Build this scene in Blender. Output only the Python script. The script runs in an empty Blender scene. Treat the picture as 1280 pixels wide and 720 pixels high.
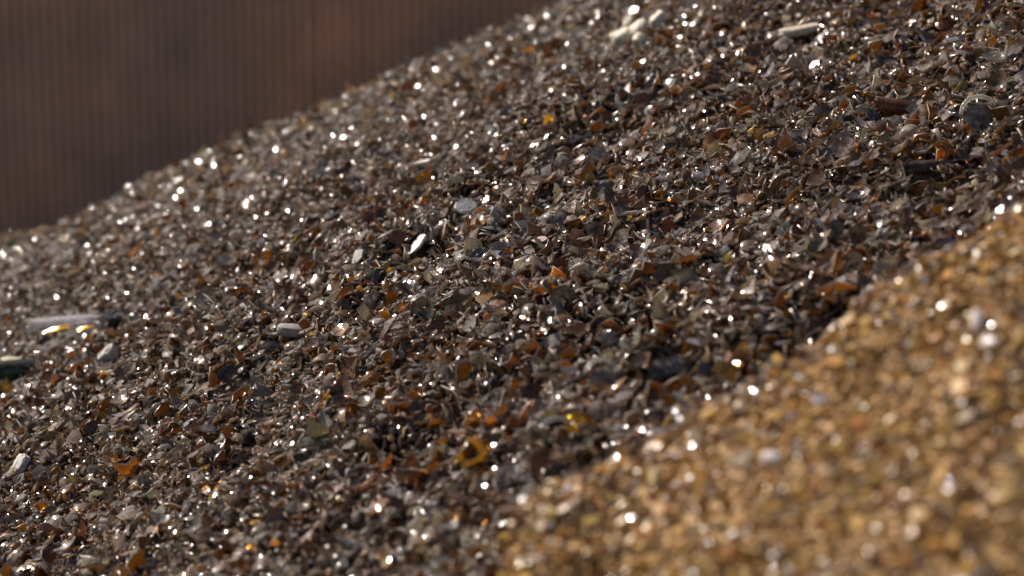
import bpy, math, random
import numpy as np
from mathutils import Matrix, Vector

R = math.radians
rng = np.random.default_rng(11)
random.seed(5)
sc = bpy.context.scene
col = sc.collection

# ------------------------------------------------------------------ camera
PW, PH, FPX = 1280.0, 720.0, 2770.0
PITCH = R(10)
CZ = 1.75
CAM = np.array([0.0, 0.0, CZ])
RIGHT = np.array([1.0, 0, 0])
FWD = np.array([0, math.cos(PITCH), -math.sin(PITCH)])
UP = np.array([0, math.sin(PITCH), math.cos(PITCH)])
cd = bpy.data.cameras.new('camera')
cam = bpy.data.objects.new('camera', cd)
col.objects.link(cam)
cam.location = CAM
cam.rotation_euler = (math.pi / 2 - PITCH, 0, 0)
cd.sensor_width = 36
cd.lens = 36 * FPX / PW
cd.clip_start = 0.02
cd.clip_end = 500
cd.dof.use_dof = True
cd.dof.focus_distance = 3.02
cd.dof.aperture_fstop = 2.8
sc.camera = cam

# ------------------------------------------------------------------ heap frame
G = R(20)
HCAM = 1.026
u2 = np.array([-0.399, 0.917])
u2 /= np.linalg.norm(u2)
NW = math.cos(G) * (u2[0] * RIGHT + u2[1] * UP) - math.sin(G) * FWD
NW /= np.linalg.norm(NW)
TW = FWD - FWD.dot(NW) * NW
TW /= np.linalg.norm(TW)
SW = np.cross(TW, NW)
O = CAM - HCAM * NW
B3 = np.stack([SW, TW, NW])          # rows: s, t, w axes in world


def world(s, t, w):
    return O + np.multiply.outer(s, SW) + np.multiply.outer(t, TW) + np.multiply.outer(w, NW)


def local(P):
    return (P - O) @ B3.T


def pix(P):
    d = P - CAM
    z = d @ FWD
    return np.stack([PW / 2 + FPX * (d @ RIGHT) / z, PH / 2 - FPX * (d @ UP) / z, z], -1)


def ray(px, py):
    d = FWD + (px - PW / 2) / FPX * RIGHT - (py - PH / 2) / FPX * UP
    return d / np.linalg.norm(d)


_tab = np.random.default_rng(3).random((256, 256))


def vnoise(x, y):
    xi = np.floor(x).astype(int)
    yi = np.floor(y).astype(int)
    fx = x - xi
    fy = y - yi
    fx = fx * fx * (3 - 2 * fx)
    fy = fy * fy * (3 - 2 * fy)
    a = _tab[xi & 255, yi & 255]
    b = _tab[(xi + 1) & 255, yi & 255]
    c = _tab[xi & 255, (yi + 1) & 255]
    d = _tab[(xi + 1) & 255, (yi + 1) & 255]
    return (a * (1 - fx) + b * fx) * (1 - fy) + (c * (1 - fx) + d * fx) * fy - 0.5


def heap_w(s, t):
    s = np.asarray(s, float)
    t = np.asarray(t, float)
    w = 0.07 * vnoise(s * 1.3 + 7, t * 1.1 + 3) + 0.04 * vnoise(s * 4 + 1, t * 3.2 + 9) + 0.034 * vnoise(s * 10, t * 8 + 40)
    w = w * (1 - 0.6 * np.clip((t - 3.2) / 0.6, 0, 1)) + 0.009 * vnoise(s * 28, t * 28)
    for (ps, pt, rs, rt, dp) in DIPS:
        cs, sn = math.cos(0.12), math.sin(0.12)
        a, b = s - ps, t - pt
        w = w - dp * np.exp(-((a * cs + b * sn) / rs) ** 2 - ((b * cs - a * sn) / rt) ** 2)
    d = np.maximum(0, t - T0)
    return w - 0.42 * d * d


DIPS = []
for px_, py_, rs_, rt_, dp_ in [(805, 440, 0.07, 0.05, 0.05), (1160, 222, 0.07, 0.05, 0.035), (570, 318, 0.05, 0.05, 0.03), (915, 352, 0.06, 0.06, 0.03),
                                (270, 320, 0.08, 0.06, 0.03), (60, 275, 0.12, 0.08, 0.04), (300, 480, 0.06, 0.05, 0.03), (560, 545, 0.08, 0.05, 0.03), (1110, 60, 0.08, 0.07, 0.03)]:
    d_ = ray(px_, py_)
    q_ = local(CAM + d_ * (HCAM / -(d_ @ NW)))
    DIPS.append((q_[0], q_[1], rs_, rt_, dp_))
T0 = 4.01
MH = 0.145
EDGE = [(610, 722), (632, 655), (660, 606), (742, 572), (799, 534), (880, 484), (961, 431), (1040, 398), (1101, 364), (1190, 312), (1280, 262), (1420, 180)]


def edge_tab():
    out = []
    for px, py in EDGE:
        d = ray(px, py)
        lam = (HCAM - MH + 0.02) / -(d @ NW)
        q = local(CAM + d * lam)
        out.append((q[0], q[1] - 0.025))
    out = np.array(sorted(out))
    return out


ET = edge_tab()


def mound_w(s, t):
    te = np.interp(s, ET[:, 0], ET[:, 1])
    te = te + 0.03 * vnoise(np.asarray(s) * 9 + 2, np.asarray(t) * 3)
    d = np.asarray(t) - te
    w = MH + 0.05 * vnoise(np.asarray(s) * 5 + 11, np.asarray(t) * 5 + 5) + 0.02 * vnoise(np.asarray(s) * 16 + 3, np.asarray(t) * 16)
    dd = np.maximum(0, d + 0.06)
    w = w - 1.1 * np.where(dd < 0.12, dd * dd / 0.24, dd - 0.06)
    # the far left of the mound runs out into the heap
    return w - 0.9 * np.maximum(0, ET[0, 0] + 0.03 - np.asarray(s))


def top_w(s, t):
    return np.maximum(heap_w(s, t), mound_w(s, t))


def hit(px, py, f=top_w):
    d = ray(px, py)
    L = np.linspace(0.9, 6.5, 6000)
    P = CAM + L[:, None] * d
    q = local(P)
    b = q[:, 2] < f(q[:, 0], q[:, 1])
    i = int(np.argmax(b)) if b.any() else len(L) - 1
    return P[i]


# ------------------------------------------------------------------ helpers
def tag(o, label=None, cat=None, group=None, kind=None):
    if label: o['label'] = label
    if cat: o['category'] = cat
    if group: o['group'] = group
    if kind: o['kind'] = kind
    return o


def mk_mesh(name, V, loops, starts, totals, mat_idx, smooth, colors, mats):
    me = bpy.data.meshes.new(name)
    me.vertices.add(len(V))
    me.vertices.foreach_set('co', np.ascontiguousarray(V, dtype=np.float32).ravel())
    me.loops.add(len(loops))
    me.loops.foreach_set('vertex_index', np.asarray(loops, np.int32))
    me.polygons.add(len(starts))
    me.polygons.foreach_set('loop_start', np.asarray(starts, np.int32))
    me.polygons.foreach_set('loop_total', np.asarray(totals, np.int32))
    me.polygons.foreach_set('material_index', np.asarray(mat_idx, np.int32))
    me.polygons.foreach_set('use_smooth', np.asarray(smooth, bool))
    if colors is not None:
        a = me.attributes.new('col', 'FLOAT_COLOR', 'POINT')
        a.data.foreach_set('color', np.ascontiguousarray(colors, dtype=np.float32).ravel())
    for m in mats:
        me.materials.append(m)
    me.update(calc_edges=True)
    return me


def link(name, me, parent=None):
    o = bpy.data.objects.new(name, me)
    col.objects.link(o)
    if parent: o.parent = parent
    return o


def faces_to_arrays(F):
    loops = [v for f in F for v in f]
    totals = [len(f) for f in F]
    starts = np.concatenate([[0], np.cumsum(totals)[:-1]])
    return loops, starts, totals


# ------------------------------------------------------------------ materials
def mat(name):
    m = bpy.data.materials.new(name)
    m.use_nodes = True
    nt = m.node_tree
    nt.nodes.clear()
    out = nt.nodes.new('ShaderNodeOutputMaterial')
    return m, nt, out


def N(nt, t, **k):
    n = nt.nodes.new(t)
    for a, v in k.items():
        if a.startswith('i_'):
            n.inputs[a[2:].replace('_', ' ')].default_value = v
        else:
            setattr(n, a, v)
    return n


def ramp(nt, src, pts):
    r = nt.nodes.new('ShaderNodeValToRGB')
    e = r.color_ramp.elements
    e[0].position, e[0].color = pts[0][0], (*pts[0][1], 1)
    e[1].position, e[1].color = pts[-1][0], (*pts[-1][1], 1)
    for p, c in pts[1:-1]:
        x = e.new(p)
        x.color = (*c, 1)
    nt.links.new(src, r.inputs[0])
    return r.outputs[0]


def glass_face(name, trans=0.75, transl=0.16, rough=(0.03, 0.145), see=0.57, dust=(0.21, 0.155, 0.11), dust_amt=1.0, scale=90, tsat=2.2):
    m, nt, out = mat(name)
    L = nt.links.new
    at = N(nt, 'ShaderNodeAttribute', attribute_name='col')
    tc = N(nt, 'ShaderNodeNewGeometry')
    n1 = N(nt, 'ShaderNodeTexNoise', i_Scale=scale, i_Detail=4.0, i_Roughness=0.65)
    L(tc.outputs['Position'], n1.inputs['Vector'])
    n2 = N(nt, 'ShaderNodeTexNoise', i_Scale=scale * 2.4, i_Detail=1.0)
    L(tc.outputs['Position'], n2.inputs['Vector'])
    mr = N(nt, 'ShaderNodeMapRange')
    mr.inputs['From Min'].default_value = 0.42
    mr.inputs['From Max'].default_value = 0.65
    mr.inputs['To Min'].default_value = rough[0]
    mr.inputs['To Max'].default_value = rough[1]
    L(n1.outputs['Fac'], mr.inputs['Value'])
    bump = N(nt, 'ShaderNodeBump', i_Strength=0.5, i_Distance=0.0011)
    L(n2.outputs['Fac'], bump.inputs['Height'])
    p = N(nt, 'ShaderNodeBsdfPrincipled')
    L(at.outputs['Color'], p.inputs['Base Color'])
    L(mr.outputs[0], p.inputs['Roughness'])
    p.inputs['IOR'].default_value = 1.52
    p.inputs['Transmission Weight'].default_value = trans
    p.inputs['Specular IOR Level'].default_value = 0.6
    p.inputs['Coat Weight'].default_value = 0.35
    p.inputs['Coat Roughness'].default_value = 0.06
    L(bump.outputs[0], p.inputs['Normal'])
    # light coming through the coloured glass
    mul = N(nt, 'ShaderNodeMix', data_type='RGBA', blend_type='MULTIPLY')
    mul.inputs['Factor'].default_value = 1
    L(at.outputs['Color'], mul.inputs['A'])
    mul.inputs['B'].default_value = (tsat * 0.85, tsat * 0.82, tsat * 0.6, 1)
    tl = N(nt, 'ShaderNodeBsdfTranslucent')
    L(mul.outputs['Result'], tl.inputs['Color'])
    mx = N(nt, 'ShaderNodeMixShader', i_Fac=transl)
    L(p.outputs[0], mx.inputs[1])
    L(tl.outputs[0], mx.inputs[2])
    gm = N(nt, 'ShaderNodeGamma')
    L(at.outputs['Color'], gm.inputs['Color'])
    gm.inputs['Gamma'].default_value = 0.42
    tp = N(nt, 'ShaderNodeBsdfTransparent')
    L(gm.outputs[0], tp.inputs['Color'])
    fr = N(nt, 'ShaderNodeLayerWeight', i_Blend=0.35)
    sf = N(nt, 'ShaderNodeMapRange')
    sf.inputs['To Min'].default_value = see
    sf.inputs['To Max'].default_value = 0.0
    L(fr.outputs['Facing'], sf.inputs['Value'])
    mxt = N(nt, 'ShaderNodeMixShader')
    L(sf.outputs[0], mxt.inputs[0])
    L(mx.outputs[0], mxt.inputs[1])
    L(tp.outputs[0], mxt.inputs[2])
    mx = mxt
    # dirt film
    df = N(nt, 'ShaderNodeBsdfPrincipled')
    df.inputs['Base Color'].default_value = (*dust, 1)
    df.inputs['Roughness'].default_value = 0.55
    dm = N(nt, 'ShaderNodeMapRange')
    dm.inputs['From Min'].default_value = 0.40
    dm.inputs['From Max'].default_value = 0.68
    L(n1.outputs['Fac'], dm.inputs['Value'])
    dmul = N(nt, 'ShaderNodeMath', operation='MULTIPLY')
    L(dm.outputs[0], dmul.inputs[0])
    L(at.outputs['Alpha'], dmul.inputs[1])
    dm2 = N(nt, 'ShaderNodeMath', operation='MULTIPLY', use_clamp=True)
    L(dmul.outputs[0], dm2.inputs[0])
    dm2.inputs[1].default_value = dust_amt
    mx2 = N(nt, 'ShaderNodeMixShader')
    L(dm2.outputs[0], mx2.inputs[0])
    L(mx.outputs[0], mx2.inputs[1])
    L(df.outputs[0], mx2.inputs[2])
    L(mx2.outputs[0], out.inputs['Surface'])
    return m


def glass_edge(name, tint=(0.52, 0.425, 0.335), mixc=0.6):
    m, nt, out = mat(name)
    L = nt.links.new
    at = N(nt, 'ShaderNodeAttribute', attribute_name='col')
    mx = N(nt, 'ShaderNodeMix', data_type='RGBA')
    mx.inputs['Factor'].default_value = mixc
    L(at.outputs['Color'], mx.inputs['A'])
    mx.inputs['B'].default_value = (*tint, 1)
    p = N(nt, 'ShaderNodeBsdfPrincipled')
    L(mx.outputs['Result'], p.inputs['Base Color'])
    p.inputs['Roughness'].default_value = 0.2
    p.inputs['Transmission Weight'].default_value = 0.35
    p.inputs['Specular IOR Level'].default_value = 0.7
    tc = N(nt, 'ShaderNodeNewGeometry')
    n2 = N(nt, 'ShaderNodeTexNoise', i_Scale=420.0, i_Detail=2.0)
    L(tc.outputs['Position'], n2.inputs['Vector'])
    bump = N(nt, 'ShaderNodeBump', i_Strength=0.5, i_Distance=0.001)
    L(n2.outputs['Fac'], bump.inputs['Height'])
    L(bump.outputs[0], p.inputs['Normal'])
    L(p.outputs[0], out.inputs['Surface'])
    return m


def matte(name, rough=0.7, spec=0.4, var=0.35, scale=160):
    m, nt, out = mat(name)
    L = nt.links.new
    at = N(nt, 'ShaderNodeAttribute', attribute_name='col')
    tc = N(nt, 'ShaderNodeNewGeometry')
    n1 = N(nt, 'ShaderNodeTexNoise', i_Scale=scale, i_Detail=5.0)
    L(tc.outputs['Position'], n1.inputs['Vector'])
    v = ramp(nt, n1.outputs['Fac'], [(0.3, (1 - var,) * 3), (0.7, (1, 1, 1))])
    mx = N(nt, 'ShaderNodeMix', data_type='RGBA', blend_type='MULTIPLY')
    mx.inputs['Factor'].default_value = 1
    L(at.outputs['Color'], mx.inputs['A'])
    L(v, mx.inputs['B'])
    p = N(nt, 'ShaderNodeBsdfPrincipled')
    L(mx.outputs['Result'], p.inputs['Base Color'])
    p.inputs['Roughness'].default_value = rough
    p.inputs['Specular IOR Level'].default_value = spec
    bump = N(nt, 'ShaderNodeBump', i_Strength=0.5, i_Distance=0.0012)
    L(n1.outputs['Fac'], bump.inputs['Height'])
    L(bump.outputs[0], p.inputs['Normal'])
    L(p.outputs[0], out.inputs['Surface'])
    return m


M_face = glass_face('broken_glass')
M_edge = glass_edge('fractured_edge')
M_clear = glass_face('clear_glass', see=0.55, trans=0.75, transl=0.15, rough=(0.05, 0.22), dust=(0.3, 0.29, 0.28), dust_amt=0.5, tsat=1.3)
M_gold = glass_face('golden_crushed_glass', see=0.2, trans=0.25, transl=0.35, rough=(0.2, 0.6), dust=(0.54, 0.31, 0.08), dust_amt=1.0, tsat=1.7)
M_goldedge = glass_edge('golden_edge', tint=(0.46, 0.31, 0.13), mixc=0.5)
M_matte = matte('dull_mineral')


def soil(name, c1, c2):
    m, nt, out = mat(name)
    L = nt.links.new
    tc = N(nt, 'ShaderNodeNewGeometry')
    n1 = N(nt, 'ShaderNodeTexNoise', i_Scale=120.0, i_Detail=6.0)
    L(tc.outputs['Position'], n1.inputs['Vector'])
    c = ramp(nt, n1.outputs['Fac'], [(0.35, c1), (0.65, c2)])
    p = N(nt, 'ShaderNodeBsdfPrincipled')
    L(c, p.inputs['Base Color'])
    p.inputs['Roughness'].default_value = 0.8
    bump = N(nt, 'ShaderNodeBump', i_Strength=1.0, i_Distance=0.004)
    L(n1.outputs['Fac'], bump.inputs['Height'])
    L(bump.outputs[0], p.inputs['Normal'])
    L(p.outputs[0], out.inputs['Surface'])
    return m


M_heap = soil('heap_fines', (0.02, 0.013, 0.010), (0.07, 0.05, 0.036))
M_mound = soil('mound_fines', (0.22, 0.12, 0.045), (0.45, 0.28, 0.11))
M_ground = soil('yard_concrete', (0.16, 0.14, 0.12), (0.26, 0.24, 0.21))


def wall_mat():
    m, nt, out = mat('mottled_ribbed_sheet')
    L = nt.links.new
    tc = N(nt, 'ShaderNodeTexCoord')
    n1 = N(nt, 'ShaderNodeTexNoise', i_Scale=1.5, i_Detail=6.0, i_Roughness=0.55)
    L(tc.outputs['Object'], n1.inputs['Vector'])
    base = ramp(nt, n1.outputs['Fac'], [(0.36, (0.36, 0.235, 0.185)), (0.50, (0.50, 0.285, 0.195)), (0.64, (0.70, 0.345, 0.20))])  # rust tones; the broad blotches also carry the wall's uneven light
    mp = N(nt, 'ShaderNodeMapping')
    mp.inputs['Scale'].default_value = (9, 1, 6)
    L(tc.outputs['Object'], mp.inputs['Vector'])
    n2 = N(nt, 'ShaderNodeTexNoise', i_Scale=1.0, i_Detail=5.0)
    L(mp.outputs[0], n2.inputs['Vector'])
    st = ramp(nt, n2.outputs['Fac'], [(0.3, (0.85,) * 3), (0.7, (1.08,) * 3)])
    mx = N(nt, 'ShaderNodeMix', data_type='RGBA', blend_type='MULTIPLY')
    mx.inputs['Factor'].default_value = 1
    L(base, mx.inputs['A'])
    L(st, mx.inputs['B'])
    p = N(nt, 'ShaderNodeBsdfPrincipled')
    L(mx.outputs['Result'], p.inputs['Base Color'])
    p.inputs['Roughness'].default_value = 0.75
    L(p.outputs[0], out.inputs['Surface'])
    return m


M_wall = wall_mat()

# ------------------------------------------------------------------ setting: ground, heap, mound, wall
def grid_surface(name, f, s0, s1, t0, t1, ns, nt_, m, drop=0.012):
    s, t = np.meshgrid(np.linspace(s0, s1, ns), np.linspace(t0, t1, nt_), indexing='ij')
    w = f(s, t) - drop
    V = (O + s[..., None] * SW + t[..., None] * TW + w[..., None] * NW).reshape(-1, 3)
    i, j = np.meshgrid(np.arange(ns - 1), np.arange(nt_ - 1), indexing='ij')
    a = (i * nt_ + j).ravel()
    F = np.stack([a, a + nt_, a + nt_ + 1, a + 1], -1)
    n = len(F)
    me = mk_mesh(name, V, F.ravel(), np.arange(n) * 4, np.full(n, 4), np.zeros(n), np.ones(n, bool), None, [m])
    return link(name, me)


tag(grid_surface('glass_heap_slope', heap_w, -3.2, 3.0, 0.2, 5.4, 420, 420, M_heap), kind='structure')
tag(grid_surface('golden_mound_slope', mound_w, -0.75, 1.9, 0.2, 2.75, 300, 300, M_mound), kind='structure')

gme = mk_mesh('ground', [(-60, -60, 0), (60, -60, 0), (60, 60, 0), (-60, 60, 0)], [0, 1, 2, 3], [0], [4], [0], [False], None, [M_ground])
tag(link('ground', gme), kind='structure')

# wall of ribbed sheets on a closed backing
WY = 5.3
wall = bpy.data.objects.new('ribbed_wall', None)
col.objects.link(wall)
wall.location = (0, WY, 0)
wall.rotation_euler = (0, 0, R(-3))
tag(wall, 'rusty brown mottled wall of narrow ribbed sheets standing in shade behind the glass heap', 'wall')
WTOP = 1.56


def rib_panel(x0, x1, y, rib=0.0235, dep=0.010, dep2=0.009):
    n = max(1, int((x1 - x0) / rib))
    r_ = (x1 - x0) / n
    px = [0.0]
    dx = [0.0]
    for k in range(n):
        a = k * r_
        px += [a + r_ * 0.55, a + r_ * 0.60, a + r_ * 0.95, a + r_]
        dx += [0, 1, 1, 0]
    nz = int((WTOP - 0.3) / rib)
    pz, dz = [0.0, 0.3], [0.0, 0.0]
    hz = (WTOP - 0.3) / nz
    for k in range(nz):
        a = 0.3 + k * hz
        pz += [a + hz * 0.62, a + hz * 0.67, a + hz * 0.95, a + hz]
        dz += [0, 1, 1, 0]
    px, dx, pz, dz = map(np.array, (px, dx, pz, dz))
    X = np.repeat((x0 + px)[:, None], len(pz), 1)
    Z = np.repeat(pz[None, :], len(px), 0)
    Y = y + np.maximum(dep * dx[:, None], dep2 * dz[None, :]) + 0.004 * vnoise(X * 2.3, Z * 2.3)
    V = np.stack([X, Y, Z], -1).reshape(-1, 3)
    m_ = len(pz)
    i, j = np.meshgrid(np.arange(len(px) - 1), np.arange(m_ - 1), indexing='ij')
    a = (i * m_ + j).ravel()
    F = np.stack([a, a + m_, a + m_ + 1, a + 1], -1)
    k = len(F)
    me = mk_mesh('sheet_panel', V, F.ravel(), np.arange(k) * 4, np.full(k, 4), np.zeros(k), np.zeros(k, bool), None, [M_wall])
    link('sheet_panel', me, wall)


seam = (394 - 640) / FPX * WY
w_ = 1.25
xs = [seam - 2 * w_, seam - w_, seam, seam + w_, seam + 2 * w_]
for k in range(4):
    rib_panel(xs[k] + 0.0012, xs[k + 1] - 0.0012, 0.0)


def box(name, x0, x1, y0, y1, z0, z1, m, parent):
    V = [(x, y, z) for x in (x0, x1) for y in (y0, y1) for z in (z0, z1)]
    F = [(0, 1, 3, 2), (4, 6, 7, 5), (0, 4, 5, 1), (2, 3, 7, 6), (0, 2, 6, 4), (1, 5, 7, 3)]
    l, s, t = faces_to_arrays(F)
    me = mk_mesh(name, V, l, s, t, [0] * 6, [False] * 6, None, [m])
    return link(name, me, parent)


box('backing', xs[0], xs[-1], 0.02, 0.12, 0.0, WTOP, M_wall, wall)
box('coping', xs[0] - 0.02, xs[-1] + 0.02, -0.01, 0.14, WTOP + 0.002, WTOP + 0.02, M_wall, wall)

# ------------------------------------------------------------------ shards in bulk
def frames(n, tilt, towards=None, tw=0.0):
    """random orthonormal frames, the normal leaning up to tilt from the heap's normal"""
    az = rng.random(n) * 2 * np.pi
    ti = tilt
    nl = np.stack([np.sin(ti) * np.cos(az), np.sin(ti) * np.sin(az), np.cos(ti)], -1)
    ref = rng.normal(size=(n, 3))
    x = ref - (ref * nl).sum(1)[:, None] * nl
    x /= np.linalg.norm(x, axis=1)[:, None]
    y = np.cross(nl, x)
    return np.stack([x @ B3, y @ B3, nl @ B3], 1)      # (n,3,3) rows x,y,z in world


def shard_batch(P, size, elong, thick, curv, fr, colors, K=6, mid=True, jag=0.34):
    """P (n,3) centres, size half length; returns mesh arrays for n curved, closed glass pieces"""
    n = len(P)
    ang = (np.arange(K)[None, :] + rng.uniform(-0.34, 0.34, (n, K))) * 2 * np.pi / K
    rad = 1 - jag * rng.random((n, K)) * 1.6
    ox = np.cos(ang) * rad * size[:, None]
    oy = np.sin(ang) * rad * (size / elong)[:, None]
    c = (rng.random((n, 1)) - 0.5) * 0.3 * size[:, None]

    def z(x, y):
        return -(x * x) * curv[:, None] - 0.25 * (y * y) * curv[:, None]
    levels = []
    tk = thick[:, None]
    cx = np.zeros((n, 1)) + c
    cy = np.zeros((n, 1))

    def side(sign, scale):
        parts = [np.stack([cx, cy, z(cx, cy) + sign * tk / 2], -1)]
        if mid:
            mx_ = (cx + ox) * 0.5 * 1.1
            my_ = oy * 0.55
            parts.append(np.stack([mx_, my_, z(mx_, my_) + sign * tk / 2], -1))
        ax, ay = ox * scale, oy * scale
        parts.append(np.stack([ax, ay, z(ax, ay) + sign * tk / 2], -1))
        return np.concatenate(parts, 1)
    sc_b = 1 + rng.uniform(-0.22, 0.08, (n, K))
    top = side(1, 1.0)
    bot = side(-1, sc_b)
    rt = top[:, -K:]
    rb = bot[:, -K:]
    V = np.concatenate([top, bot, rt, rb], 1)          # (n, nv, 3)
    nv = V.shape[1]
    nt_ = top.shape[1]
    F = []
    mi = []
    for base, flip in ((0, False), (nt_, True)):
        for k in range(K):
            k2 = (k + 1) % K
            if mid:
                a = [(base, base + 1 + k, base + 1 + k2),
                     (base + 1 + k, base + 1 + K + k, base + 1 + K + k2, base + 1 + k2)]
            else:
                a = [(base, base + 1 + k, base + 1 + k2)]
            for f in a:
                F.append(tuple(reversed(f)) if flip else f)
                mi.append(0)
    b1 = 2 * nt_
    for k in range(K):
        k2 = (k + 1) % K
        F.append((b1 + k2, b1 + k, b1 + K + k, b1 + K + k2))
        mi.append(1)
    W = np.einsum('nvi,nij->nvj', V, fr) + P[:, None, :]
    loops = np.array([v for f in F for v in f])
    tot = np.array([len(f) for f in F])
    L = (loops[None, :] + (np.arange(n) * nv)[:, None]).ravel()
    TT = np.tile(tot, n)
    S = np.concatenate([[0], np.cumsum(TT)[:-1]])
    MI = np.tile(np.array(mi), n)
    SM = MI >= 0
    C = np.repeat(colors, nv, 0)
    return W.reshape(-1, 3), L, S, TT, MI, SM, C, nv, len(F), loops, tot, np.array(mi), V


PAL = [  # weight, colour, dust
    (0.40, (0.17, 0.080, 0.028), 0.35),    # dark brown glass
    (0.30, (0.27, 0.125, 0.032), 0.3),   # amber
    (0.035, (0.42, 0.20, 0.03), 0.2),    # bright orange amber
    (0.012, (0.62, 0.38, 0.04), 0.1),     # yellow
    (0.12, (0.20, 0.130, 0.082), 0.7),    # dusty grey brown
    (0.07, (0.30, 0.245, 0.19), 0.7),     # pale dusty
    (0.02, (0.13, 0.105, 0.04), 0.8),     # olive
    (0.04, (0.30, 0.27, 0.29), 0.3),      # cool clear
    (0.03, (0.36, 0.26, 0.21), 0.9),      # pinkish
]
GOLD = [
    (0.44, (0.62, 0.335, 0.05), 0.6),
    (0.16, (0.62, 0.39, 0.11), 0.6),
    (0.20, (0.42, 0.18, 0.035), 0.3),
    (0.20, (0.13, 0.065, 0.028), 0.2),
    (0.07, (0.27, 0.235, 0.20), 0.5),
    (0.04, (0.26, 0.27, 0.33), 0.2),
    (0.03, (0.78, 0.68, 0.54), 0.5),
]


def pick(pal, n):
    w = np.array([p[0] for p in pal])
    idx = rng.choice(len(pal), n, p=w / w.sum())
    c = np.array([(*p[1], p[2]) for p in pal])[idx]
    c[:, :3] *= np.exp(rng.normal(0, 0.22, (n, 1)))
    c[:, :3] = np.clip(c[:, :3] * np.exp(rng.normal(0, 0.06, (n, 3))), 0.004, 0.8)
    return c, idx


def add_bulk(name, label, cat, parts, mats):
    Vs, Ls, Ss, Ts, Ms, SMs, Cs = [], [], [], [], [], [], []
    vo = lo = 0
    for p in parts:
        V, L, S, T, MI, SM, C = p[:7]
        Vs.append(V); Ls.append(L + vo); Ss.append(S + lo); Ts.append(T); Ms.append(MI); SMs.append(SM); Cs.append(C)
        vo += len(V); lo += len(L)
    cc = np.concatenate
    me = mk_mesh(name, cc(Vs), cc(Ls), cc(Ss), cc(Ts), cc(Ms), cc(SMs), cc(Cs), mats)
    return tag(link(name, me), label, cat, kind='stuff')


# ---- landmark pieces: (pixel x, y) on the photograph gives the spot on the slope where each rests
def axes(angle, nrm):
    n = nrm[0] * RIGHT + nrm[1] * UP - nrm[2] * FWD
    n = n / np.linalg.norm(n)
    a = R(angle)
    x = math.cos(a) * RIGHT + math.sin(a) * UP
    x = x - x.dot(n) * n
    x /= np.linalg.norm(x)
    y = np.cross(n, x)
    return np.stack([x, y, n])          # rows


def shell(Pg, th, jag=0.0, seed=0):
    """closed sheet of thickness th from a grid of points (nu,nv,3)"""
    nu, nv = Pg.shape[:2]
    du = np.gradient(Pg, axis=0)
    dv = np.gradient(Pg, axis=1)
    nn = np.cross(du, dv)
    nn /= np.linalg.norm(nn, axis=2)[..., None] + 1e-12
    A = Pg + nn * th / 2
    Bq = Pg - nn * th / 2
    V = list(A.reshape(-1, 3)) + list(Bq.reshape(-1, 3))
    F, MI = [], []
    k = nu * nv
    idx = lambda i, j: i * nv + j
    for i in range(nu - 1):
        for j in range(nv - 1):
            F.append((idx(i, j), idx(i + 1, j), idx(i + 1, j + 1), idx(i, j + 1)))
            F.append((k + idx(i, j + 1), k + idx(i + 1, j + 1), k + idx(i + 1, j), k + idx(i, j)))
            MI += [0, 0]
    loop = [(i, 0) for i in range(nu)] + [(nu - 1, j) for j in range(1, nv)] + [(i, nv - 1) for i in range(nu - 2, -1, -1)] + [(0, j) for j in range(nv - 2, 0, -1)]
    b = len(V)
    m_ = len(loop)
    for (i, j) in loop: V.append(A[i, j])
    for (i, j) in loop: V.append(Bq[i, j])
    for q in range(m_):
        q2 = (q + 1) % m_
        F.append((b + q2, b + q, b + m_ + q, b + m_ + q2))
        MI.append(1)
    return np.array(V), F, MI


def g_tube(L, Rr, a0, a1, th, jag=0.12, taper=0.0, nu=26, nv=18):
    """part of a bottle wall, axis along local x, bulging to local z"""
    r_ = random.Random(int(L * 1e5) + int(a1 * 1000))
    u = np.linspace(0, 1, nu)
    e0 = np.array([r_.uniform(-1, 1) for _ in range(nv)]) * jag * L
    e1 = np.array([r_.uniform(-1, 1) for _ in range(nv)]) * jag * L
    s0 = np.array([r_.uniform(-1, 1) for _ in range(nu)]) * jag * 0.5
    s1 = np.array([r_.uniform(-1, 1) for _ in range(nu)]) * jag * 0.5
    Pg = np.zeros((nu, nv, 3))
    for i in range(nu):
        for j in range(nv):
            x0 = -L / 2 + e0[j]
            x1 = L / 2 + e1[j]
            x = x0 + (x1 - x0) * u[i]
            v = j / (nv - 1)
            a = (a0 + s0[i]) + ((a1 + s1[i]) - (a0 + s0[i])) * v
            rr = Rr * (1 - taper * u[i])
            Pg[i, j] = (x, -math.sin(a) * rr, math.cos(a) * rr - Rr)
    return shell(Pg, th)


def g_arc(Rr, a0, a1, rx, rz, n=40, m_=12, wob=0.06):
    """bent bead of glass: the rim of a bottle mouth or base, lying in local xy"""
    r_ = random.Random(int(Rr * 1e5) + int(a0 * 100))
    V, F, MI = [], [], []
    full = abs(a1 - a0) >= 2 * math.pi - 1e-6
    ph = [r_.uniform(0, 6.28) for _ in range(3)]
    for i in range(n):
        a = a0 + (a1 - a0) * i / (n if full else n - 1)
        k = 1 + wob * (math.sin(a * 3 + ph[0]) + 0.5 * math.sin(a * 7 + ph[1]))
        for j in range(m_):
            b = 2 * math.pi * j / m_
            rr = Rr + rx * math.cos(b) * k
            V.append((rr * math.cos(a), rr * math.sin(a), rz * math.sin(b) * k))
    for i in range(n if full else n - 1):
        for j in range(m_):
            i2, j2 = (i + 1) % n, (j + 1) % m_
            F.append((i * m_ + j, i2 * m_ + j, i2 * m_ + j2, i * m_ + j2))
            MI.append(0)
    if not full:
        b = len(V)
        V += V[:m_] + V[(n - 1) * m_:n * m_]
        F.append(tuple(range(b + m_ - 1, b - 1, -1)))
        F.append(tuple(range(b + m_, b + 2 * m_)))
        MI += [1, 1]
    return np.array(V), F, MI


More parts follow.
